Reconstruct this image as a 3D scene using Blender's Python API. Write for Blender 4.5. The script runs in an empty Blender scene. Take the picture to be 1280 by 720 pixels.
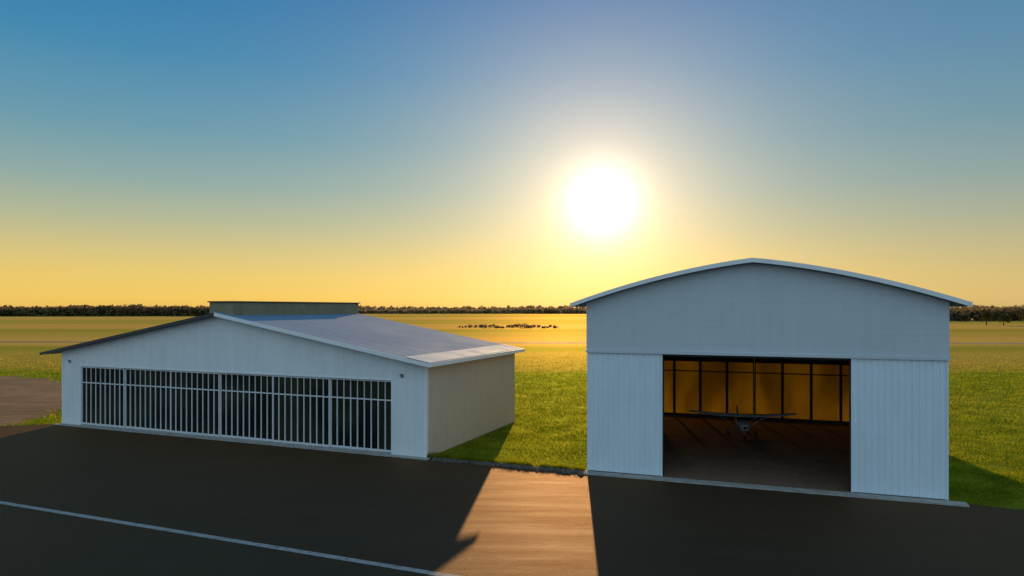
import bpy, math, numpy as np, random
from mathutils import Vector, Matrix
random.seed(4); rng=np.random.default_rng(7)
sc=bpy.context.scene; col=sc.collection
sc.view_settings.view_transform='Standard'; sc.view_settings.look='None'; sc.view_settings.exposure=0

# ---------------- materials ----------------
def newmat(n):
    m=bpy.data.materials.new(n); m.use_nodes=True; nt=m.node_tree; nt.nodes.clear()
    out=nt.nodes.new('ShaderNodeOutputMaterial'); return m,nt,out
def N(nt,t,**k):
    n=nt.nodes.new(t)
    for a,b in k.items(): setattr(n,a,b)
    return n
def inp(nt,n,key,v):
    if isinstance(v,bpy.types.NodeSocket): nt.links.new(v,n.inputs[key])
    else: n.inputs[key].default_value=v
def rgb(c): return (c[0],c[1],c[2],1)
def math_(nt,op,a,b=None,c=None,clamp=False):
    n=N(nt,'ShaderNodeMath',operation=op,use_clamp=clamp); inp(nt,n,0,a)
    if b is not None: inp(nt,n,1,b)
    if c is not None: inp(nt,n,2,c)
    return n.outputs[0]
def mix(nt,f,a,b,bt='MIX'):
    n=N(nt,'ShaderNodeMix',data_type='RGBA',blend_type=bt); inp(nt,n,0,f); inp(nt,n,6,a); inp(nt,n,7,b); return n.outputs[2]
def coords(nt,scale=(1,1,1),rot=0,which='Object'):
    tc=N(nt,'ShaderNodeTexCoord'); mp=N(nt,'ShaderNodeMapping'); mp.inputs['Scale'].default_value=scale; mp.inputs['Rotation'].default_value=(0,0,rot)
    nt.links.new(tc.outputs[which],mp.inputs[0]); return mp.outputs[0]
def noise(nt,vec,s,d=4,r=.6):
    n=N(nt,'ShaderNodeTexNoise'); n.inputs['Scale'].default_value=s; n.inputs['Detail'].default_value=d; n.inputs['Roughness'].default_value=r
    nt.links.new(vec,n.inputs['Vector']); return n.outputs[0]
def mrange(nt,v,a,b,c=0,d=1,smooth=True):
    n=N(nt,'ShaderNodeMapRange'); n.interpolation_type='SMOOTHSTEP' if smooth else 'LINEAR'
    inp(nt,n,0,v); n.inputs[1].default_value=a; n.inputs[2].default_value=b; n.inputs[3].default_value=c; n.inputs[4].default_value=d; return n.outputs[0]
def painted(name,c,c2=None,rough=.5,bump=None,nscale=.8,amt=.5,metal=0,dist=.01,line=.12,spec=.5):
    """painted / weathered surface; bump='h' horizontal boards, 'x'/'y' vertical panels"""
    m,nt,out=newmat(name); v=coords(nt)
    nz=noise(nt,v,nscale,6,.65)
    vs=coords(nt,(2.5,2.5,.25)); st=noise(nt,vs,1.4,5,.6)
    f=math_(nt,'MULTIPLY',mrange(nt,math_(nt,'ADD',math_(nt,'MULTIPLY',nz,.5),math_(nt,'MULTIPLY',st,.5)),.38,.66),amt)
    c2=c2 or tuple(x*.7 for x in c)
    colr=mix(nt,f,rgb(c),rgb(c2))
    p=N(nt,'ShaderNodeBsdfPrincipled'); p.inputs['Metallic'].default_value=metal; p.inputs['Specular IOR Level'].default_value=spec
    rr=mrange(nt,nz,.3,.7,rough-.08,rough+.1,False); inp(nt,p,'Roughness',rr)
    b=N(nt,'ShaderNodeBump'); b.inputs['Distance'].default_value=dist; b.inputs['Strength'].default_value=.35
    if bump:
        w=N(nt,'ShaderNodeSeparateXYZ'); nt.links.new(v,w.inputs[0])
        if bump=='h': fr=math_(nt,'FRACT',math_(nt,'MULTIPLY',w.outputs[2],1/.24))
        else: fr=math_(nt,'FRACT',math_(nt,'MULTIPLY',w.outputs[1 if bump=='y' else 0],1/.9))
        g=mrange(nt,fr,0,.09,0,1)
        colr=mix(nt,math_(nt,'MULTIPLY',math_(nt,'SUBTRACT',1,g),line),colr,rgb(tuple(x*.45 for x in c)))
        hh=math_(nt,'ADD',g,math_(nt,'MULTIPLY',nz,.25)); nt.links.new(hh,b.inputs['Height'])
    else: nt.links.new(noise(nt,v,9,4),b.inputs['Height']); b.inputs['Strength'].default_value=.12
    nt.links.new(colr,p.inputs['Base Color']); nt.links.new(b.outputs[0],p.inputs['Normal'])
    nt.links.new(p.outputs[0],out.inputs[0]); return m

M_white=painted('white_paint',(.72,.73,.73),(.5,.52,.52),.6,'x',amt=.4,line=.05,dist=.004,nscale=.4)
M_siding=painted('lap_siding',(.52,.56,.59),(.42,.45,.48),.55,'h',amt=.35,dist=.008,line=.14,nscale=.3)
M_trim=painted('trim_white',(.78,.78,.77),(.6,.6,.58),.45,amt=.3)
M_barwhite=painted('door_frame_white',(.6,.61,.62),(.48,.49,.5),.5,amt=.4)
M_door=painted('corrugated_paint',(.66,.74,.79),(.5,.58,.63),.45,amt=.4)
M_cream=painted('cream_wall',(.58,.47,.34),(.48,.38,.27),.7,'h',amt=.55,line=.25,dist=.01,nscale=.3)
M_roof=painted('roof_metal',(.165,.265,.37),(.135,.215,.3),.9,amt=.4,metal=0,spec=.05,nscale=.25)
M_eave=painted('pale_eave_metal',(.44,.49,.53),(.36,.4,.44),.8,amt=.4,spec=.15)
M_darktrim=painted('dark_trim',(.03,.03,.032),(.05,.045,.04),.5)
M_lamp=painted('lamp_grey',(.16,.16,.16),(.1,.1,.1),.6)
M_vent=painted('ridge_vent_metal',(.24,.21,.12),(.15,.13,.08),.7,amt=.6)
M_conc=painted('concrete',(.36,.34,.31),(.2,.19,.17),.8,nscale=2,amt=.8)
M_brown=painted('brown_frame',(.035,.024,.015),(.02,.014,.01),.6)
M_floor=painted('hangar_floor',(.17,.105,.07),(.1,.062,.042),.8,nscale=.6,amt=.9,spec=.3)
M_plane=painted('airplane_paint',(.42,.39,.36),(.3,.28,.25),.35,amt=.3)
M_red=painted('airplane_stripe',(.12,.03,.02),None,.35)
M_rubber=painted('rubber',(.02,.02,.02),None,.8)
M_steel=painted('steel',(.25,.25,.26),None,.35,metal=.8)
M_bark=painted('bark',(.05,.035,.025),None,.9)
M_rock=painted('stone',(.1,.085,.07),(.045,.04,.035),.9,nscale=6)

def fieldglowpane():
    m,nt,out=newmat('field_glow_pane'); v=coords(nt,(1,1,.4)); nz=noise(nt,v,.5,3,.5)
    w=N(nt,'ShaderNodeSeparateXYZ'); nt.links.new(coords(nt),w.inputs[0]); up=mrange(nt,w.outputs[2],.3,3.0)
    c=mix(nt,mrange(nt,nz,.32,.68),(.07,.048,.009,1),(.135,.1,.019,1))  # sunlit field behind the glass put into the pane's amber colour
    t=N(nt,'ShaderNodeBsdfTranslucent'); nt.links.new(c,t.inputs[0])
    tr=N(nt,'ShaderNodeBsdfTransparent'); nt.links.new(mix(nt,up,(.19,.14,.055,1),(.08,.06,.024,1)),tr.inputs[0])
    a=N(nt,'ShaderNodeAddShader'); nt.links.new(t.outputs[0],a.inputs[0]); nt.links.new(tr.outputs[0],a.inputs[1])
    nt.links.new(a.outputs[0],out.inputs[0]); return m
M_amber=fieldglowpane()
def darkpane():
    m,nt,out=newmat('dark_pane'); v=coords(nt); nz=noise(nt,v,.5,3,.5)
    c=mix(nt,mrange(nt,nz,.35,.7),(.008,.008,.007,1),(.028,.03,.016,1))
    p=N(nt,'ShaderNodeBsdfPrincipled'); nt.links.new(c,p.inputs['Base Color']); p.inputs['Roughness'].default_value=.18; p.inputs['Specular IOR Level'].default_value=.2
    nt.links.new(p.outputs[0],out.inputs[0]); return m
M_pane=darkpane()

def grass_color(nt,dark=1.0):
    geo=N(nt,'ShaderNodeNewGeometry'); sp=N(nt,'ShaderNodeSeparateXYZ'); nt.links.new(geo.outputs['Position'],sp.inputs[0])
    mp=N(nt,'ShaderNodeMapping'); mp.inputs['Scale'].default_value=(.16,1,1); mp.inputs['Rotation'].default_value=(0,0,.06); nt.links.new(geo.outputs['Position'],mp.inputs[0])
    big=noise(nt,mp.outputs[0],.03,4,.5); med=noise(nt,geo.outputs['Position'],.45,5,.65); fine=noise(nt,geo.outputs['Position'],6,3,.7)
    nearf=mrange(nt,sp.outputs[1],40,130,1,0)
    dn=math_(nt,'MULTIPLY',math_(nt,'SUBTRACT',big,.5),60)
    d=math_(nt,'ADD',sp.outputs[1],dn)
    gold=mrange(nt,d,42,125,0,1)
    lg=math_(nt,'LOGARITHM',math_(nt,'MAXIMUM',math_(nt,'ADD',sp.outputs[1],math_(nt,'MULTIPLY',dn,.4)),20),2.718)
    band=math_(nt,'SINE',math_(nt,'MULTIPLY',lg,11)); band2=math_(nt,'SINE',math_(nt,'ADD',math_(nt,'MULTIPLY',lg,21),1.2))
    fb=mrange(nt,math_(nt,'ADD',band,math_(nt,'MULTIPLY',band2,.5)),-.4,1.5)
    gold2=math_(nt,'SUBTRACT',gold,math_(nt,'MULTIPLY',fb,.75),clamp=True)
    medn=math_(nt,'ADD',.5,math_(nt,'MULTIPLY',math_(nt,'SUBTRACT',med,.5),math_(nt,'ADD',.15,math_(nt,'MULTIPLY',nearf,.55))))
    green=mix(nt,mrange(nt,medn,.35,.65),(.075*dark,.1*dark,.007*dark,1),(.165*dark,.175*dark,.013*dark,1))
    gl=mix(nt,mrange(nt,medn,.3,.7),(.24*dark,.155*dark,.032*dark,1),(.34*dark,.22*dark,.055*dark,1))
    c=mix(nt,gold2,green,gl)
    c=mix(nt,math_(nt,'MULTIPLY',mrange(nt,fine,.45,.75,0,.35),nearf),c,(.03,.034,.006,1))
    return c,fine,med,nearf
def ground_mat():
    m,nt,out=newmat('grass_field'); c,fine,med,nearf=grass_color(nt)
    d=N(nt,'ShaderNodeBsdfDiffuse'); nt.links.new(c,d.inputs[0])
    g=N(nt,'ShaderNodeBsdfGlossy'); g.inputs['Roughness'].default_value=.75
    gc=mix(nt,1.0,c,(2.4,2.45,2.4,1),'MULTIPLY'); nt.links.new(gc,g.inputs[0])
    b=N(nt,'ShaderNodeBump'); inp(nt,b,'Strength',math_(nt,'ADD',.15,math_(nt,'MULTIPLY',nearf,.5))); b.inputs['Distance'].default_value=.12
    nt.links.new(math_(nt,'ADD',fine,med),b.inputs['Height']); nt.links.new(b.outputs[0],d.inputs['Normal']); nt.links.new(b.outputs[0],g.inputs['Normal'])
    mx=N(nt,'ShaderNodeMixShader'); mx.inputs[0].default_value=.5; nt.links.new(d.outputs[0],mx.inputs[1]); nt.links.new(g.outputs[0],mx.inputs[2]); nt.links.new(mx.outputs[0],out.inputs[0]); return m
def blade_mat():
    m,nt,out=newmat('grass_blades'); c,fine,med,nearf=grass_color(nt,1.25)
    d=N(nt,'ShaderNodeBsdfDiffuse'); nt.links.new(c,d.inputs[0]); t=N(nt,'ShaderNodeBsdfTranslucent')
    tcx=mix(nt,1.0,c,(2.1,2.0,1.2,1),'MULTIPLY'); nt.links.new(tcx,t.inputs[0])
    mx=N(nt,'ShaderNodeMixShader'); mx.inputs[0].default_value=.55; nt.links.new(d.outputs[0],mx.inputs[1]); nt.links.new(t.outputs[0],mx.inputs[2]); nt.links.new(mx.outputs[0],out.inputs[0]); return m
def asphalt_mat(name,c1,c2,rough,spec=.5,bs=.6,cr=.2,tint=(1,1,1),sb=1.0,tight=.14):
    m,nt,out=newmat(name); v=coords(nt); vr=coords(nt,(.16,1.3,1),math.radians(21))
    big=noise(nt,v,.12,5,.6); st=noise(nt,vr,.9,6,.65); fine=noise(nt,v,28,3,.7); mid=noise(nt,v,1.1,5,.65)
    f=math_(nt,'ADD',math_(nt,'ADD',math_(nt,'MULTIPLY',big,.35),math_(nt,'MULTIPLY',mid,.2)),math_(nt,'MULTIPLY',st,.45))
    c=mix(nt,mrange(nt,f,.5-tight,.5+tight),rgb(c1),rgb(c2)); c=mix(nt,mrange(nt,fine,.5,.75,0,.5),c,rgb(tuple(x*1.8 for x in c2)))
    vo=N(nt,'ShaderNodeTexVoronoi',feature='DISTANCE_TO_EDGE'); vo.inputs['Scale'].default_value=.1
    wn=N(nt,'ShaderNodeVectorMath',operation='ADD'); nn=N(nt,'ShaderNodeTexNoise'); nn.inputs['Scale'].default_value=.5; nn.inputs['Detail'].default_value=6
    nt.links.new(v,nn.inputs['Vector']); sc_=N(nt,'ShaderNodeVectorMath',operation='SCALE'); sc_.inputs['Scale'].default_value=3; nt.links.new(nn.outputs[1],sc_.inputs[0]); nt.links.new(v,wn.inputs[0]); nt.links.new(sc_.outputs[0],wn.inputs[1]); nt.links.new(wn.outputs[0],vo.inputs['Vector'])
    crack=mrange(nt,vo.outputs[0],.0,.004,1,0)
    c=mix(nt,math_(nt,'MULTIPLY',crack,cr),c,(.012,.012,.012,1))
    p=N(nt,'ShaderNodeBsdfPrincipled'); nt.links.new(c,p.inputs['Base Color']); inp(nt,p,'Roughness',mrange(nt,st,.35,.65,rough-.07,rough+.09,False)); p.inputs['Specular IOR Level'].default_value=spec; p.inputs['Specular Tint'].default_value=rgb(tint)
    b=N(nt,'ShaderNodeBump'); b.inputs['Strength'].default_value=bs; b.inputs['Distance'].default_value=.02
    nt.links.new(math_(nt,'ADD',fine,math_(nt,'MULTIPLY',st,sb)),b.inputs['Height']); nt.links.new(b.outputs[0],p.inputs['Normal']); nt.links.new(p.outputs[0],out.inputs[0]); return m
# asphalt: dark base plus a rough gloss tinted with the low sun's gold
def tarmac_mat():
    m=asphalt_mat('asphalt',(.02,.0165,.015),(.042,.032,.025),.7,.12,tint=(1,.75,.45),sb=1.0)
    nt=m.node_tree; p=[n for n in nt.nodes if n.type=='BSDF_PRINCIPLED'][0]; out=[n for n in nt.nodes if n.type=='OUTPUT_MATERIAL'][0]
    g=N(nt,'ShaderNodeBsdfGlossy'); g.inputs['Roughness'].default_value=.62; g.inputs[0].default_value=(.2,.105,.038,1)
    b=[n for n in nt.nodes if n.type=='BUMP'][0]; nt.links.new(b.outputs[0],g.inputs['Normal'])
    fr=N(nt,'ShaderNodeLayerWeight'); fr.inputs[0].default_value=.4
    mx=N(nt,'ShaderNodeMixShader'); nt.links.new(mrange(nt,fr.outputs['Facing'],.3,1,.1,.75),mx.inputs[0]); nt.links.new(p.outputs[0],mx.inputs[1]); nt.links.new(g.outputs[0],mx.inputs[2]); nt.links.new(mx.outputs[0],out.inputs[0]); return m
M_asph=tarmac_mat()
M_dirt=asphalt_mat('worn_pavement',(.13,.075,.04),(.25,.15,.08),.9,.12,tint=(1,.8,.5),tight=.1)
M_run=asphalt_mat('runway_surface',(.17,.12,.05),(.26,.18,.08),.85,.25,tint=(1,.85,.6))
def line_mat():
    m,nt,out=newmat('road_paint'); v=coords(nt); nz=noise(nt,v,4,6,.75)
    c=mix(nt,mrange(nt,nz,.45,.7),(.34,.32,.29,1),(.14,.125,.11,1)); p=N(nt,'ShaderNodeBsdfPrincipled'); nt.links.new(c,p.inputs['Base Color']); p.inputs['Roughness'].default_value=.8; p.inputs['Specular IOR Level'].default_value=.2; nt.links.new(p.outputs[0],out.inputs[0]); return m
M_line=line_mat()
def leaf_mat(name,a,b,tr=.4):
    m,nt,out=newmat(name); geo=N(nt,'ShaderNodeNewGeometry'); nz=noise(nt,geo.outputs['Position'],.3,4,.6)
    c=mix(nt,mrange(nt,nz,.35,.65),rgb(a),rgb(b)); d=N(nt,'ShaderNodeBsdfDiffuse'); nt.links.new(c,d.inputs[0]); t=N(nt,'ShaderNodeBsdfTranslucent'); nt.links.new(c,t.inputs[0])
    mx=N(nt,'ShaderNodeMixShader'); mx.inputs[0].default_value=tr; nt.links.new(d.outputs[0],mx.inputs[1]); nt.links.new(t.outputs[0],mx.inputs[2]); nt.links.new(mx.outputs[0],out.inputs[0]); return m
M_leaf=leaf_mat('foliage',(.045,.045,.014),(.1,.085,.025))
M_wood=leaf_mat('woodland_foliage',(.14,.1,.05),(.18,.13,.065),.5)  # albedo raised so distance haze sits in the leaf colour
M_mid=leaf_mat('haze_tinted_mid_foliage',(.3,.21,.1),(.36,.25,.12),.5)  # pale brown leaf colour stands in for haze in the air
M_shrub=leaf_mat('pale_shrub_foliage',(.3,.19,.08),(.38,.25,.11),.5)  # even pale brown for the thicket leaves
M_far=leaf_mat('haze_tinted_far_foliage',(.45,.3,.14),(.55,.37,.18),.5)  # palest leaf colour, with the most distance haze painted in

# ---------------- mesh helpers ----------------
def mk(name,V,F,mat,parent=None,loc=None,smooth=False,**props):
    me=bpy.data.meshes.new(name); me.from_pydata([tuple(v) for v in V],[],F); me.validate(); me.update()
    import bmesh
    bm=bmesh.new(); bm.from_mesh(me); bmesh.ops.recalc_face_normals(bm,faces=bm.faces); bm.to_mesh(me); bm.free()
    if smooth:
        for p in me.polygons: p.use_smooth=True
    me.materials.append(mat); o=bpy.data.objects.new(name,me); col.objects.link(o)
    if loc: o.location=loc
    if parent: o.parent=parent
    for k,v in props.items(): o[k]=v
    return o
class G:
    def __init__(s): s.V=[]; s.F=[]
    def add(s,V,F):
        n=len(s.V); s.V+=list(V); s.F+=[tuple(i+n for i in f) for f in F]; return s
    def box(s,x0,x1,y0,y1,z0,z1):
        return s.add([(x0,y0,z0),(x1,y0,z0),(x1,y1,z0),(x0,y1,z0),(x0,y0,z1),(x1,y0,z1),(x1,y1,z1),(x0,y1,z1)],
            [(0,3,2,1),(4,5,6,7),(0,1,5,4),(1,2,6,5),(2,3,7,6),(3,0,4,7)])
    def prism(s,poly,y0,y1):
        n=len(poly); V=[(x,y0,z) for x,z in poly]+[(x,y1,z) for x,z in poly]
        F=[tuple(range(n)),tuple(range(2*n-1,n-1,-1))]+[(i,(i+1)%n,n+(i+1)%n,n+i) for i in range(n)]
        return s.add(V,F)
    def strip(s,top,bot,y0,y1):
        n=len(top); V=[(x,y0,z) for x,z in bot]+[(x,y0,z) for x,z in top]+[(x,y1,z) for x,z in bot]+[(x,y1,z) for x,z in top]
        F=[]
        for i in range(n-1):
            F+=[(i,i+1,n+i+1,n+i),(2*n+i,3*n+i,3*n+i+1,2*n+i+1),(n+i,n+i+1,3*n+i+1,3*n+i),(i,2*n+i,2*n+i+1,i+1)]
        F+=[(0,n,3*n,2*n),(n-1,3*n-1,4*n-1,2*n-1)]
        return s.add(V,F)
    def mk(s,*a,**k): return mk(a[0],s.V,s.F,*a[1:],**k)
def empty(name,loc,rz=0,scale=1,**props):
    e=bpy.data.objects.new(name,None); col.objects.link(e); e.location=loc; e.rotation_euler=(0,0,rz); e.scale=(scale,)*3; e.empty_display_size=.5
    for k,v in props.items(): e[k]=v
    return e
def sheet(name,pts,z,mat,**p):
    return mk(name,[(x,y,z) for x,y in pts],[tuple(range(len(pts)))],mat,**p)

# ---------------- ground ----------------
sheet('ground',[(-6000,-300),(6000,-300),(6000,9000),(-6000,9000)],0,ground_mat(),kind='structure')
tar=[(-140,-60),(70,-60),(70,4.0),(17.6,23.6),(15.76,24.49),(3.18,29.02)]
for i in range(1,24):
    t=i/24; x=3.18+(-3.98-3.18)*t; y=29.02+(31.6-29.02)*t; tar.append((x,y+random.uniform(-.12,.16)))
tar+=[(-3.98,31.65),(-27.13,41.03),(-30.3,40.2),(-45.5,38.0),(-140,36)]
sheet('tarmac',tar,.012,M_asph,kind='structure')
edge=[(-30.3,40.2),(-29.8,41.4),(-30,44.5),(-31.5,50),(-37,59),(-46,68),(-66.9,75),(-109.7,79),(-190,82)]
pe=[(-190,37),(-45.5,38)]
for (xa,ya),(xb,yb) in zip(edge[:-1],edge[1:]):
    m_=max(3,int(math.hypot(xb-xa,yb-ya)/1.2))
    for i in range(m_): t=i/m_; pe.append((xa+(xb-xa)*t+(random.uniform(-.7,.5) if (xa<-29.1 and xb<-29.1 and i) else 0),ya+(yb-ya)*t+(random.uniform(-1.3,1.3) if ya>44 else 0)))
pe.append(edge[-1]); sheet('worn_pavement',pe,.008,M_dirt,kind='structure')
sheet('runway',[(-500,152),(500,118),(500,122),(-500,157)],.03,M_run,kind='structure')
ux,uy=math.cos(math.radians(-21.8)),math.sin(math.radians(-21.8)); nx,ny=-uy,ux
p0=Vector((-18.44,24.45)); 
a=p0+Vector((ux,uy))*-45; b=p0+Vector((ux,uy))*50; w=.115
sheet('painted_line',[(a.x-nx*w,a.y-ny*w),(b.x-nx*w,b.y-ny*w),(b.x+nx*w,b.y+ny*w),(a.x+nx*w,a.y+ny*w)],.017,M_line,kind='structure')

# ---------------- low wide hangar ----------------
RL=math.radians(-22.07); W=24.98; D=11.05; EV=4.4; AP=6.62
L=empty('hangar',(-27.13,41.03,0),RL,label='low wide white hangar with glazed barred doors and grey gable roof',category='hangar')
g=G(); ox0,ox1,oz=1.61,23.07,3.55
g.box(0,ox0,0,.2,0,oz); g.box(ox1,W,0,.2,0,oz)
g.prism([(0,oz),(W,oz),(W,EV),(W/2,AP),(0,EV)],0,.2)
g.mk('wall',M_white,parent=L)
g=G(); g.box(W-.2,W-.003,.2,D,0,EV); g.box(.003,.2,.2,D,0,EV); g.prism([(.2,0),(W-.2,0),(W-.2,EV),(W/2,AP),(.2,EV)],D-.2,D-.001)
g.mk('side_wall',M_cream,parent=L,label='cream clad side wall')
g=G(); g.box(W-.12,W+.02,-.02,0,0,EV-.05); g.box(W,W+.02,0,.12,0,EV-.05); g.mk('corner_trim',M_trim,parent=L)
g=G(); g.box(-.02,.12,-.02,-.001,0,EV-.05); g.mk('corner_trim',M_trim,parent=L)
sl=(AP-EV)/(W/2)
def rz_(x): return AP-sl*abs(x-W/2)+.01
xl,xr=-1.3,W+.4; y0,y1=-.45,D+.4; th=.13
g=G(); g.strip([(xl,rz_(xl)+th),(W/2,AP+.01+th),(xr,rz_(xr)+th)],[(xl,rz_(xl)),(W/2,AP+.01),(xr,rz_(xr))],y0,y1)
for k in range(int((y1-y0)/1.2)+1):
    yy=y0+.05+k*1.2
    for sgn,xe in ((-1,xl),(1,xr)):
        xa=W/2+sgn*.96; V=[(xa,yy,rz_(xa)+th-.01),(xe,yy,rz_(xe)+th-.01),(xe,yy+.03,rz_(xe)+th-.01),(xa,yy+.03,rz_(xa)+th-.01)]
        V+=[(x,y,z+.013) for x,y,z in V]; g.add(V,[(0,1,2,3),(4,5,6,7),(0,1,5,4),(1,2,6,5),(2,3,7,6),(3,0,4,7)])
roofL=g.mk('roof',M_roof,parent=L)
def barge(xa,xb,mat,lab,h0=-.16,h1=.1):
    g=G(); g.strip([(xa,rz_(xa)+th+h1-.1),(xb,rz_(xb)+th+h1-.1)],[(xa,rz_(xa)+h0),(xb,rz_(xb)+h0)],y0-.04,y0-.002); return g.mk('fascia',mat,parent=roofL,label=lab)
barge(W/2+.003,xr+.03,M_trim,'white sloping fascia board',-.06); barge(xl-.03,W/2-.003,M_darktrim,'dark sloping fascia board',-.03)
g=G(); g.box(xr+.003,xr+.1,y0-.04,y1,rz_(xr)-.04,rz_(xr)+th+.01); g.mk('gutter',M_trim,parent=roofL)
g=G(); V=[(x,y,rz_(x)+th+.022) for x,y in ((xr-1.3,y0+.01),(xr,y0+.01),(xr,y1-.01),(xr-1.3,y1-.01))]; V+=[(x,y,z+.012) for x,y,z in V]
g.add(V,[(0,1,2,3),(4,5,6,7),(0,1,5,4),(1,2,6,5),(2,3,7,6),(3,0,4,7)]); g.mk('pale_eave_strip',M_eave,parent=roofL)  # wide paler strip laid along the lower roof edge
g=G(); g.box(W/2-.85,W/2+.85,y0+.5,y1-.1,AP-.15,7.3)
vent=g.mk('ridge_vent',M_vent,parent=roofL,label='olive tan raised ridge vent')
g=G(); g.box(W/2-.93,W/2+.93,y0+.42,y1,7.303,7.37); g.mk('vent_cap',M_brown,parent=vent)
npan=6; pw=(ox1-ox0)/npan; zb,zm,zt=.1,2.55,oz-.02
for i in range(npan):
    xa=ox0+i*pw+.005; xb=xa+pw-.01; yd=.04+.05*(i%2)
    g=G(); g.box(xa,xa+.06,yd,yd+.06,zb,zt); g.box(xb-.06,xb,yd,yd+.06,zb,zt)
    for z,h in ((zb,.1),(zm,.06),(zt-.07,.07)): g.box(xa+.06,xb-.06,yd+.002,yd+.058,z,z+h)
    nc=9
    for k in range(1,nc):
        xx=xa+(xb-xa)*k/nc; hw=.028
        g.box(xx-hw,xx+hw,yd+.01,yd+.05,zb+.1,zm)
        g.box(xx-.018,xx+.018,yd+.01,yd+.05,zm+.06,zt-.07)
    d=g.mk('door',M_barwhite,parent=L,label='tall white barred glazed hangar door leaf')
    g=G(); g.box(xa+.06,xb-.06,yd+.052,yd+.057,zb+.1,zt-.07); g.mk('window_pane',M_pane,parent=d)
g=G(); g.box(ox0,ox1,.02,.22,0,zb-.01); g.mk('door_track',M_conc,parent=L)
g=G(); g.box(ox0-.08,ox1+.08,-.02,-.002,oz,oz+.08); g.mk('door_frame',M_trim,parent=L)
for xx in (.7,W-1.3):
    g=G(); g.box(xx-.06,xx+.06,-.05,-.002,3.72,3.86); g.prism([(xx-.08,3.83),(xx+.08,3.83),(xx+.06,3.89),(xx-.06,3.89)],-.13,-.051); g.mk('wall_lamp',M_lamp,parent=L,label='small unlit grey wall lamp')
def loc2w(e,x,y): 
    v=Matrix.Rotation(e.rotation_euler[2],3,'Z')@Vector((x,y,0)); return (v.x+e.location.x,v.y+e.location.y)
def kerb(name,e,x0,x1,y0,y1,z,mat):
    g=G(); g.box(x0,x1,y0,y1,0,z); o=g.mk(name,mat,kind='structure'); o.location=e.location; o.rotation_euler=e.rotation_euler; return o
kerb('concrete_path',L,-.2,W+.25,-.4,-.035,.05,M_conc)

# ---------------- tall hangar ----------------
RR=math.radians(-19.82); W2=13.37; D2=16.6; c0,c1,ch=3.19,10.18,5.13
H=empty('hangar',(3.176,29.02,0),RR,label='tall white arched-roof hangar with open corrugated sliding doors',category='hangar')
E2,A2=7.22,8.76
def az(x):
    s=abs((x-W2/2)/(W2/2)); return E2+(A2-E2)*(1-.52*s**1.9-.48*s)
xs=[W2*i/32 for i in range(33)]
g=G(); g.strip([(x,az(x)) for x in xs],[(x,ch) for x in xs],0,.2); 
g.mk('wall',M_siding,parent=H)
g=G(); g.box(.003,c0-.05,.14,.34,0,ch-.003); g.box(c1+.05,W2-.003,.14,.34,0,ch-.003)
g.box(.003,.2,.341,D2,0,E2-.05); g.box(W2-.2,W2-.003,.341,D2,0,E2-.05)
g.strip([(x,az(x)) for x in xs],[(x,4.6) for x in xs],D2-.2,D2)
g.mk('side_wall',M_siding,parent=H)
xo=[-.5+(W2+1.0)*i/40 for i in range(41)]
g=G(); g.strip([(x,az(x)+.17) for x in xo],[(x,az(x)+.004) for x in xo],-.4,D2+.4); roofR=g.mk('roof',M_roof,parent=H)
xf=[-.53+(W2+1.06)*i/40 for i in range(41)]
g=G(); g.strip([(x,az(x)+.19) for x in xf],[(x,az(x)+.02) for x in xf],-.45,-.403); g.mk('fascia',M_trim,parent=roofR)
for xa,xb in ((W2+.503,W2+.6),(-.6,-.503)):
    g=G(); g.box(xa,xb,-.45,D2+.4,az(W2+.5)+.0,az(W2+.5)+.17); g.mk('gutter',M_trim,parent=roofR)
g=G(); g.box(-.02,W2+.02,-.07,-.003,ch-.02,ch+.1); g.mk('door_track',M_siding,parent=H)
def corr(xa,xb,z0,z1,pitch=.22,dep=.024,yf=.0):
    P=[]; x=xa
    while x<xb-.001:
        for fx,fy in ((0,0),(.42,0),(.56,1),(.86,1),(1,0)):
            px=min(x+fx*pitch,xb)
            if not P or px>P[-1][0]+1e-5: P.append((px,yf+fy*dep))
        x+=pitch
    n=len(P); V=[(x,y,z0) for x,y in P]+[(x,y,z1) for x,y in P]; return V,[(i,i+1,n+i+1,n+i) for i in range(n-1)]
for xa,xb in ((.03,c0),(c1,W2-.03)):
    g=G(); V,F=corr(xa+.06,xb-.06,.1,ch-.025); g.add(V,F)
    g.box(xa,xa+.06,-.015,.07,.08,ch-.022); g.box(xb-.06,xb,-.015,.07,.08,ch-.022); g.box(xa+.06,xb-.06,.05,.08,.08,ch-.024)
    g.mk('door',M_door,parent=H,label='white corrugated sliding hangar door slid open')
g=G(); g.box(.2,W2-.2,.02,D2-.21,0,.07); g.mk('floor',M_floor,parent=H,label='dark brown hangar floor')
g=G(); g.box(c0,c1,.21,.34,ch-.12,ch+.1); g.box(c0-.05,c0+.03,.15,.33,0.07,ch-.121); g.box(c1-.03,c1+.05,.15,.33,.07,ch-.121); g.mk('door_frame',M_brown,parent=H)
nw=8; ww=(W2-.4)/nw
for i in range(nw):
    xa=.2+i*ww+.002; xb=xa+ww-.004
    g=G(); g.box(xa,xa+.07,D2-.2,D2-.05,.0,4.6); g.box(xb-.07,xb,D2-.2,D2-.05,.0,4.6)
    for z,h in ((0,.25),(2.95,.06),(3.6,1.0)): g.box(xa+.07,xb-.07,D2-.19,D2-.06,z,z+h)
    wd=g.mk('window',M_brown,parent=H)
    g=G(); g.box(xa+.07,xb-.07,D2-.13,D2-.12,.25,3.6); g.mk('window_pane',M_amber,parent=wd)
kerb('concrete_path',H,-.1,W2+.5,-.5,.015,.06,M_conc)

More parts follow.
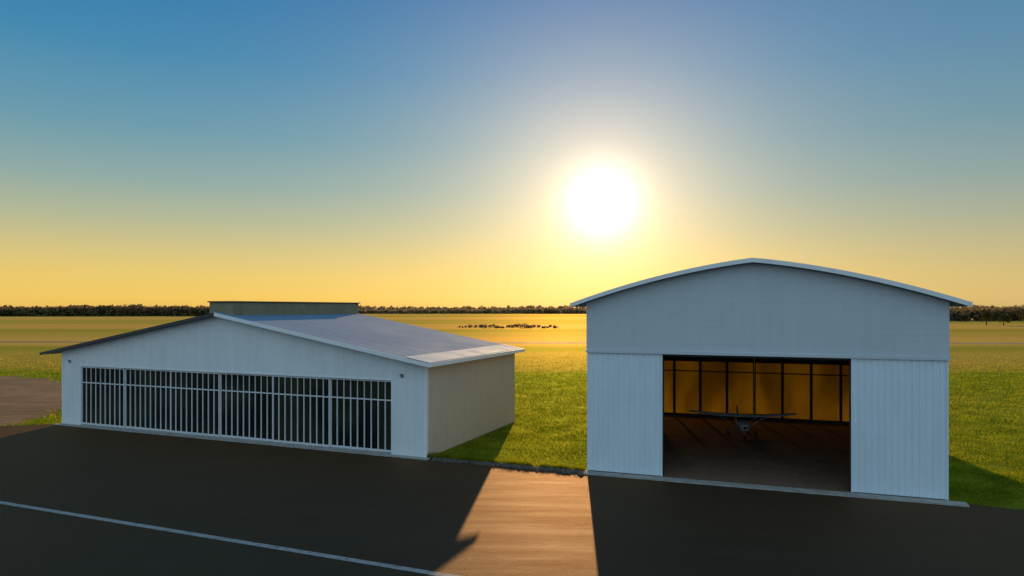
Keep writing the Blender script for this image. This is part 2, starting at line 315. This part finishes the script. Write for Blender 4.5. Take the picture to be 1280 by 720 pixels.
# ---------------- airplane ----------------
def loft(secs,n=20):
    V=[];F=[]
    for (y,z,hw,hh,e) in secs:
        for k in range(n):
            a=2*math.pi*k/n; ca,sa=math.cos(a),math.sin(a)
            V.append((hw*math.copysign(abs(ca)**e,ca),y,z+hh*math.copysign(abs(sa)**e,sa)))
    for i in range(len(secs)-1):
        for k in range(n): F.append((i*n+k,i*n+(k+1)%n,(i+1)*n+(k+1)%n,(i+1)*n+k))
    F.append(tuple(range(n))); F.append(tuple(range(len(secs)*n-1,(len(secs)-1)*n-1,-1))); return V,F
def foil(stations,axis='x'):
    prof=[(0,0),(.04,.055),(.15,.1),(.35,.115),(.65,.075),(1,.004),(.65,-.04),(.35,-.06),(.12,-.06),(.03,-.04)]
    n=len(prof); V=[];F=[]
    for (s,y,z,c) in stations:
        for py,pz in prof: V.append((s,y+py*c,z+pz*c) if axis=='x' else (pz*c+s,y+py*c,z))
    for i in range(len(stations)-1):
        for k in range(n): F.append((i*n+k,i*n+(k+1)%n,(i+1)*n+(k+1)%n,(i+1)*n+k))
    F.append(tuple(range(n))); F.append(tuple(range(len(stations)*n-1,(len(stations)-1)*n-1,-1))); return V,F
def wheel(x,y,z,r,w):
    V=[];F=[];n=20
    rings=[(r*.35,-w),(r*.85,-w),(r,-w*.5),(r,w*.5),(r*.85,w),(r*.35,w)]
    for rr,dx in rings:
        for k in range(n): a=2*math.pi*k/n; V.append((x+dx,y+rr*math.cos(a),z+rr*math.sin(a)))
    for i in range(len(rings)-1):
        for k in range(n): F.append((i*n+k,i*n+(k+1)%n,(i+1)*n+(k+1)%n,(i+1)*n+k))
    F.append(tuple(range(n))); F.append(tuple(range(len(V)-1,len(V)-n-1,-1))); return V,F
def tube(p,q,r,n=8):
    p,q=Vector(p),Vector(q); d=(q-p).normalized(); a=d.orthogonal().normalized(); b=d.cross(a); V=[];F=[]
    for c in (p,q):
        for k in range(n): t=2*math.pi*k/n; V.append(tuple(c+(a*math.cos(t)+b*math.sin(t))*r))
    for k in range(n): F.append((k,(k+1)%n,n+(k+1)%n,n+k))
    F.append(tuple(range(n))); F.append(tuple(range(2*n-1,n-1,-1))); return V,F
def airplane(loc,rz,s,label,mat):
    e=empty('airplane',loc,rz,s,label=label,category='airplane')
    V,F=loft([(-1.9,1.25,.26,.26,1),(-1.8,1.24,.42,.38,.85),(-1.2,1.24,.52,.47,.8),(-.7,1.25,.6,.54,.75),(.6,1.3,.6,.54,.75),(1.6,1.35,.45,.42,.85),(3,1.42,.25,.26,.9),(4.6,1.5,.1,.16,1)])
    mk('fuselage',V,F,mat,parent=e,smooth=True)
    V,F=loft([(-.75,1.6,.45,.08,.8),(-.15,1.78,.5,.33,.65),(.7,1.8,.5,.33,.65),(1.6,1.66,.3,.12,.8)]); mk('canopy',V,F,M_pane,parent=e,smooth=True)
    V,F=foil([(-4.6,.1,2.42,.8),(-3.6,-.1,2.3,1.2),(-2.0,-.25,2.15,1.55),(0,-.28,2.1,1.6),(2.0,-.25,2.15,1.55),(3.6,-.1,2.3,1.2),(4.6,.1,2.42,.8)]); mk('wing',V,F,mat,parent=e)
    V,F=foil([(-1.6,4.1,1.5,.6),(0,3.8,1.5,.95),(1.6,4.1,1.5,.6)]); mk('tailplane',V,F,mat,parent=e)
    V,F=foil([(0,3.4,1.5,1.3),(0,4.1,2.5,.65)],'z'); mk('tail_fin',V,F,mat,parent=e)
    V,F=loft([(-2.22,1.25,.02,.02,1),(-2.1,1.25,.12,.12,1),(-1.9,1.25,.16,.16,1)],12); mk('spinner',V,F,M_red,parent=e,smooth=True)
    gg=G()
    for sg in (-1,1): 
        st=[(sg*.1,-2.06,1.25,.1),(sg*.45,-2.08,1.27,.15),(sg*.92,-2.05,1.3,.07)]; V,F=foil(st); gg.add(V,F)
    gg.mk('propeller',M_darktrim,parent=e)
    for p,q,r in (((-.45,.3,.95),(-1.15,.45,.3),.05),((.45,.3,.95),(1.15,.45,.3),.05),((0,-1.4,.9),(0,-1.5,.28),.045),((.52,.05,1.0),(2.1,.1,2.13),.035),((-.52,.05,1.0),(-2.1,.1,2.13),.035)):
        V,F=tube(p,q,r); mk('strut',V,F,M_steel,parent=e)
    for x,y,r in ((-1.2,.45,.25),(1.2,.45,.25),(0,-1.52,.21)): V,F=wheel(x,y,r,r,.08); mk('wheel',V,F,M_rubber,parent=e,smooth=True)
    return e
px,py=loc2w(H,6.1,10.4)
e=airplane((px,py,.07),math.radians(-12),.6,'small pale high-wing light airplane parked inside hangar',M_plane); e.scale=(.6,.6,.52)

# ---------------- grass ----------------
def inside(e,Wd,Dp,X,Y,m=.1):
    a=-e.rotation_euler[2]; dx=X-e.location.x; dy=Y-e.location.y
    lx=dx*math.cos(a)-dy*math.sin(a); ly=dx*math.sin(a)+dy*math.cos(a); return (lx>-m)&(lx<Wd+m)&(ly>-.6)&(ly<Dp+m)
n=330000
u=rng.uniform(-.86,.86,n); k=rng.uniform(0,1,n); Y=1/(1/22+(1/130-1/22)*k); X=u*Y
clump=np.sin(X*1.3+np.sin(Y*.9)*2)+np.sin(Y*1.7+np.sin(X*.8)*2.3)
line_y=np.interp(X,[-200,-45.5,-30.3,-27.1,-3.98,3.18,15.76,17.6,70],[38,38,40.2,41.03,31.65,29.02,24.49,23.6,4.0])
keep=(Y>line_y+.05)&~inside(L,W,D,X,Y)&~inside(H,W2,D2,X,Y)
pav=(X<np.interp(Y,[37,40.2,41.4,44.5,50,59,68,75,79,82],[-25,-30.3,-29.8,-30,-31.5,-37,-46,-66.9,-109.7,-190])+rng.normal(0,.8,n))&(Y<80)
keep&=~pav; keep&=(clump+rng.uniform(-1.2,1.2,n)>-1.6)
keep&=(rng.uniform(0,1,n)<np.clip((130-Y)/60,0,1))
X=X[keep];Y=Y[keep];clump=clump[keep]; n=len(X)
hgt=(rng.uniform(.05,.14,n)*(1+.15*clump))*np.clip(Y/40,.9,1.4)*np.clip((140-Y)/70,.3,1); wd=rng.uniform(.012,.03,n)*np.clip(Y/40,.8,2.5); an=rng.uniform(0,math.pi,n)
lean=rng.normal(0,.5,(n,2))*hgt[:,None]
V=np.zeros((n,3,3),np.float32); V[:,0,0]=X-np.cos(an)*wd; V[:,0,1]=Y-np.sin(an)*wd; V[:,1,0]=X+np.cos(an)*wd; V[:,1,1]=Y+np.sin(an)*wd
V[:,2,0]=X+lean[:,0]; V[:,2,1]=Y+lean[:,1]; V[:,2,2]=hgt
def trimesh(name,V,mat,**p):
    nn=V.shape[0]; k=V.shape[1]; me=bpy.data.meshes.new(name); me.vertices.add(nn*k); me.vertices.foreach_set('co',V.reshape(-1).astype(np.float32))
    me.loops.add(nn*k); me.loops.foreach_set('vertex_index',np.arange(nn*k,dtype=np.int32)); me.polygons.add(nn); me.polygons.foreach_set('loop_start',np.arange(0,nn*k,k,dtype=np.int32)); me.polygons.foreach_set('loop_total',np.full(nn,k,dtype=np.int32))
    me.update(calc_edges=True); me.validate(); me.materials.append(mat); o=bpy.data.objects.new(name,me); col.objects.link(o)
    for a,b in p.items(): o[a]=b
    return o
MB=blade_mat()
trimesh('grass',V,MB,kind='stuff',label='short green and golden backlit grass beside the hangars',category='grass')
n=9000; t=rng.uniform(0,1,n); X=-3.9+7.0*t; Y=31.65-2.63*t+rng.exponential(.16,n)-.04
m_=(np.sin(t*60)+np.sin(t*23+1)+rng.uniform(-1.5,1.5,n))>-.5; X=X[m_];Y=Y[m_]; n=len(X)
hgt=rng.uniform(.08,.3,n); wd=rng.uniform(.01,.02,n); an=rng.uniform(0,math.pi,n); lean=rng.normal(0,.45,(n,2))*hgt[:,None]
V=np.zeros((n,3,3),np.float32); V[:,0,0]=X-np.cos(an)*wd; V[:,0,1]=Y-np.sin(an)*wd; V[:,1,0]=X+np.cos(an)*wd; V[:,1,1]=Y+np.sin(an)*wd; V[:,2,0]=X+lean[:,0]; V[:,2,1]=Y+lean[:,1]; V[:,2,2]=hgt
trimesh('weeds',V,MB,kind='stuff',label='rough taller weeds along the tarmac edge',category='weeds')
g=G()
for i in range(700):
    t=random.random(); x=-3.6+6.6*t; y=31.5-2.6*t+random.gauss(-.1,.12); r=random.uniform(.03,.12)
    Vv=[(x+r*math.cos(a)*random.uniform(.7,1.2),y+r*math.sin(a)*random.uniform(.7,1.2),0.0) for a in [k*math.pi/3 for k in range(6)]]
    Vv+=[(x+(vx-x)*.6,y+(vy-y)*.6,r*random.uniform(.7,1)) for vx,vy,_ in Vv]
    g.add(Vv,[(5,4,3,2,1,0),(6,7,8,9,10,11)]+[(k,(k+1)%6,6+(k+1)%6,6+k) for k in range(6)])
g.mk('gravel',M_rock,kind='stuff',label='loose stones along the tarmac edge',category='gravel')

# ---------------- trees ----------------
def crown_pts(nl,R,Hh,zc,nb=9):
    bl=np.stack([rng.normal(0,R*.42,nb),rng.normal(0,R*.42,nb),zc+rng.uniform(-.5,.5,nb)*Hh],1); br=rng.uniform(.28,.55,nb)*R
    i=rng.integers(0,nb,nl); d=rng.normal(0,1,(nl,3)); d/=np.linalg.norm(d,axis=1)[:,None]; r=br[i]*rng.uniform(.55,1.08,nl)
    return bl[i]+d*r[:,None]
def leaves(C,s):
    n=len(C); a=rng.normal(0,1,(n,3)); a/=np.linalg.norm(a,axis=1)[:,None]; b=rng.normal(0,1,(n,3)); b-=(a*b).sum(1)[:,None]*a; b/=np.linalg.norm(b,axis=1)[:,None]
    sz=(rng.uniform(.6,1.4,n)*s)[:,None]; return np.stack([C-a*sz,C+b*sz*.7,C+a*sz,C-b*sz*.7],1)
def wood(name,x0,x1,yfun,cnt,hh,per,ls,mat,label,wide=1.0,dy=30,hf=None,cat='woodland'):
    A=[]
    for i in range(cnt):
        x=x0+(x1-x0)*(i+random.random())/cnt; y=yfun(x)+random.uniform(0,dy); h=hh*random.uniform(.7,1.1)*(1+.12*math.sin(x*.013)+.08*math.sin(x*.05))
        if hf: h*=hf(x)
        R=h*random.uniform(.5,.8)*wide
        C=crown_pts(per,R,h*.6,h*.45,7); C[:,2]=np.clip(C[:,2],.1,h*1.02); C[:,0]+=x; C[:,1]+=y; A.append(leaves(C,ls))
    return trimesh(name,np.concatenate(A),mat,kind='stuff',label=label,category=cat)
wood('woodland',-620,-170,lambda x:620+.1*x,420,7.6,120,1.5,M_wood,'low brown treeline along the far edge of the airfield',1.25)
wood('woodland',-230,600,lambda x:820,420,5.8,80,1.6,M_mid,'haze-tinted low treeline beyond the airfield',1.7)
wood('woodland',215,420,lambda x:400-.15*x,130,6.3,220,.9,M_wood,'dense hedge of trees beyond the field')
wood('woodland',-1500,1500,lambda x:1500,480,11,60,3.0,M_far,'far haze-tinted band of woodland on the horizon',1.2)
wood('shrubs',-19,16,lambda x:236,40,1.3,50,.3,M_shrub,'low irregular brown thicket on the golden field',1.3,16,lambda x:.3+.7*abs(math.sin(x*.21+.6)),'shrubs')
def tree_meshes(h):
    g=G(); 
    V,F=loft([(0,0,.28,.28,1),(h*.25,0,.2,.2,1),(h*.55,0,.13,.13,1),(h*.85,0,.04,.04,1)],10); g.add([(x,z,y) for x,y,z in V],F)
    for k in range(7):
        a=k*2.4; z0=h*(.28+.07*k); l=h*.28; V,F=tube((0,0,z0),(math.cos(a)*l,math.sin(a)*l,z0+l*.7),.05,6); g.add(V,F)
    tm=g.mk('trunk',M_bark); C=crown_pts(1500,h*.42,h*.5,h*.62,14); cr=trimesh('crown',leaves(C,.24),M_leaf); return tm.data,cr.data,tm,cr
kinds=[tree_meshes(8),tree_meshes(6.5),tree_meshes(9)]
for i in range(9):
    td,cd,_,_=kinds[i%3]; x=192+i*8+random.uniform(-3,3); y=282+random.uniform(-12,14)
    e=empty('tree',(x,y,0),random.uniform(0,6),random.uniform(.7,.9),label='dark leafy tree in a row beyond the golden field',category='tree',group='trees beyond the field')
    for nm,dd in (('trunk',td),('crown',cd)):
        o=bpy.data.objects.new(nm,dd); col.objects.link(o); o.parent=e
for k in kinds:
    for o in k[2:]: bpy.data.objects.remove(o)

# ---------------- sky ----------------
w=bpy.data.worlds.new('World'); sc.world=w; w.use_nodes=True; nt=w.node_tree; nt.nodes.clear()
out=N(nt,'ShaderNodeOutputWorld')
ELEV=math.radians(11.5); AZ=math.radians(4.9)
sky=N(nt,'ShaderNodeTexSky',sky_type='NISHITA'); sky.sun_disc=False; sky.sun_elevation=ELEV; sky.sun_rotation=AZ
bs=N(nt,'ShaderNodeBackground'); nt.links.new(sky.outputs[0],bs.inputs[0]); bs.inputs[1].default_value=.05
tc=N(nt,'ShaderNodeTexCoord'); nv=N(nt,'ShaderNodeVectorMath',operation='NORMALIZE'); nt.links.new(tc.outputs['Generated'],nv.inputs[0])
sp=N(nt,'ShaderNodeSeparateXYZ'); nt.links.new(nv.outputs[0],sp.inputs[0])
def s2l(c): return tuple(((x/255+.055)/1.055)**2.4 if x/255>.04045 else x/255/12.92 for x in c)
cr=N(nt,'ShaderNodeValToRGB'); nt.links.new(math_(nt,'MULTIPLY',sp.outputs[2],2.0,clamp=True),cr.inputs[0])
stops=[(0,(238,192,94)),(.03,(244,202,98)),(.085,(236,203,110)),(.15,(215,197,130)),(.23,(182,186,150)),(.33,(144,172,166)),(.46,(106,156,174)),(.64,(66,138,178)),(.83,(38,120,174)),(1,(24,102,162))]
el=cr.color_ramp.elements
while len(el)<len(stops): el.new(.5)
for e_,(p,c) in zip(el,stops): e_.position=p; e_.color=rgb(s2l(c))
base=cr.outputs[0]
side=mrange(nt,sp.outputs[0],.1,.7); base=mix(nt,math_(nt,'MULTIPLY',side,.3),base,rgb((.18,.25,.29)))
back=mrange(nt,sp.outputs[1],.35,-.55)
base=mix(nt,back,base,rgb((.43,.65,.83)))
sd=Vector((112,850,130)).normalized()
dt=N(nt,'ShaderNodeVectorMath',operation='DOT_PRODUCT'); nt.links.new(nv.outputs[0],dt.inputs[0]); dt.inputs[1].default_value=sd
ang=math_(nt,'ARCCOSINE',math_(nt,'MINIMUM',dt.outputs[1],.999999))
def gs(s,p): return math_(nt,'EXPONENT',math_(nt,'MULTIPLY',math_(nt,'POWER',math_(nt,'DIVIDE',ang,s),p),-1))
def fcol(f):
    n_=N(nt,'ShaderNodeCombineColor'); 
    for i in range(3): nt.links.new(f,n_.inputs[i])
    return n_.outputs[0]
def addc(base,f,c):
    m_=mix(nt,1.0,rgb(c),f,'MULTIPLY'); return mix(nt,1.0,base,m_,'ADD')
base=addc(base,fcol(gs(.25,1.4)),(.38,.22,.09))
base=addc(base,fcol(gs(.105,1.35)),(.78,.52,.28))
base=addc(base,fcol(gs(.043,1.8)),(1.4,1.25,1.1))
b2=N(nt,'ShaderNodeBackground'); nt.links.new(base,b2.inputs[0]); b2.inputs[1].default_value=1.0
mx=N(nt,'ShaderNodeMixShader'); mx.inputs[0].default_value=.95; nt.links.new(bs.outputs[0],mx.inputs[1]); nt.links.new(b2.outputs[0],mx.inputs[2]); nt.links.new(mx.outputs[0],out.inputs[0])

sl_=bpy.data.lights.new('sun','SUN'); sl_.energy=5; sl_.angle=math.radians(.5); sl_.color=(1,.64,.29)
so=bpy.data.objects.new('sun',sl_); col.objects.link(so)
d=Vector((math.sin(AZ)*math.cos(ELEV),math.cos(AZ)*math.cos(ELEV),math.sin(ELEV))); so.rotation_euler=d.to_track_quat('Z','Y').to_euler(); so.location=(10,60,40)

cam=bpy.data.cameras.new('camera'); co=bpy.data.objects.new('camera',cam); col.objects.link(co)
co.location=(0,0,7); co.rotation_euler=(math.radians(90),0,0); cam.sensor_width=36; cam.lens=850/1280*36; cam.shift_y=25/1280; cam.clip_end=20000; cam.clip_start=.1
sc.camera=co
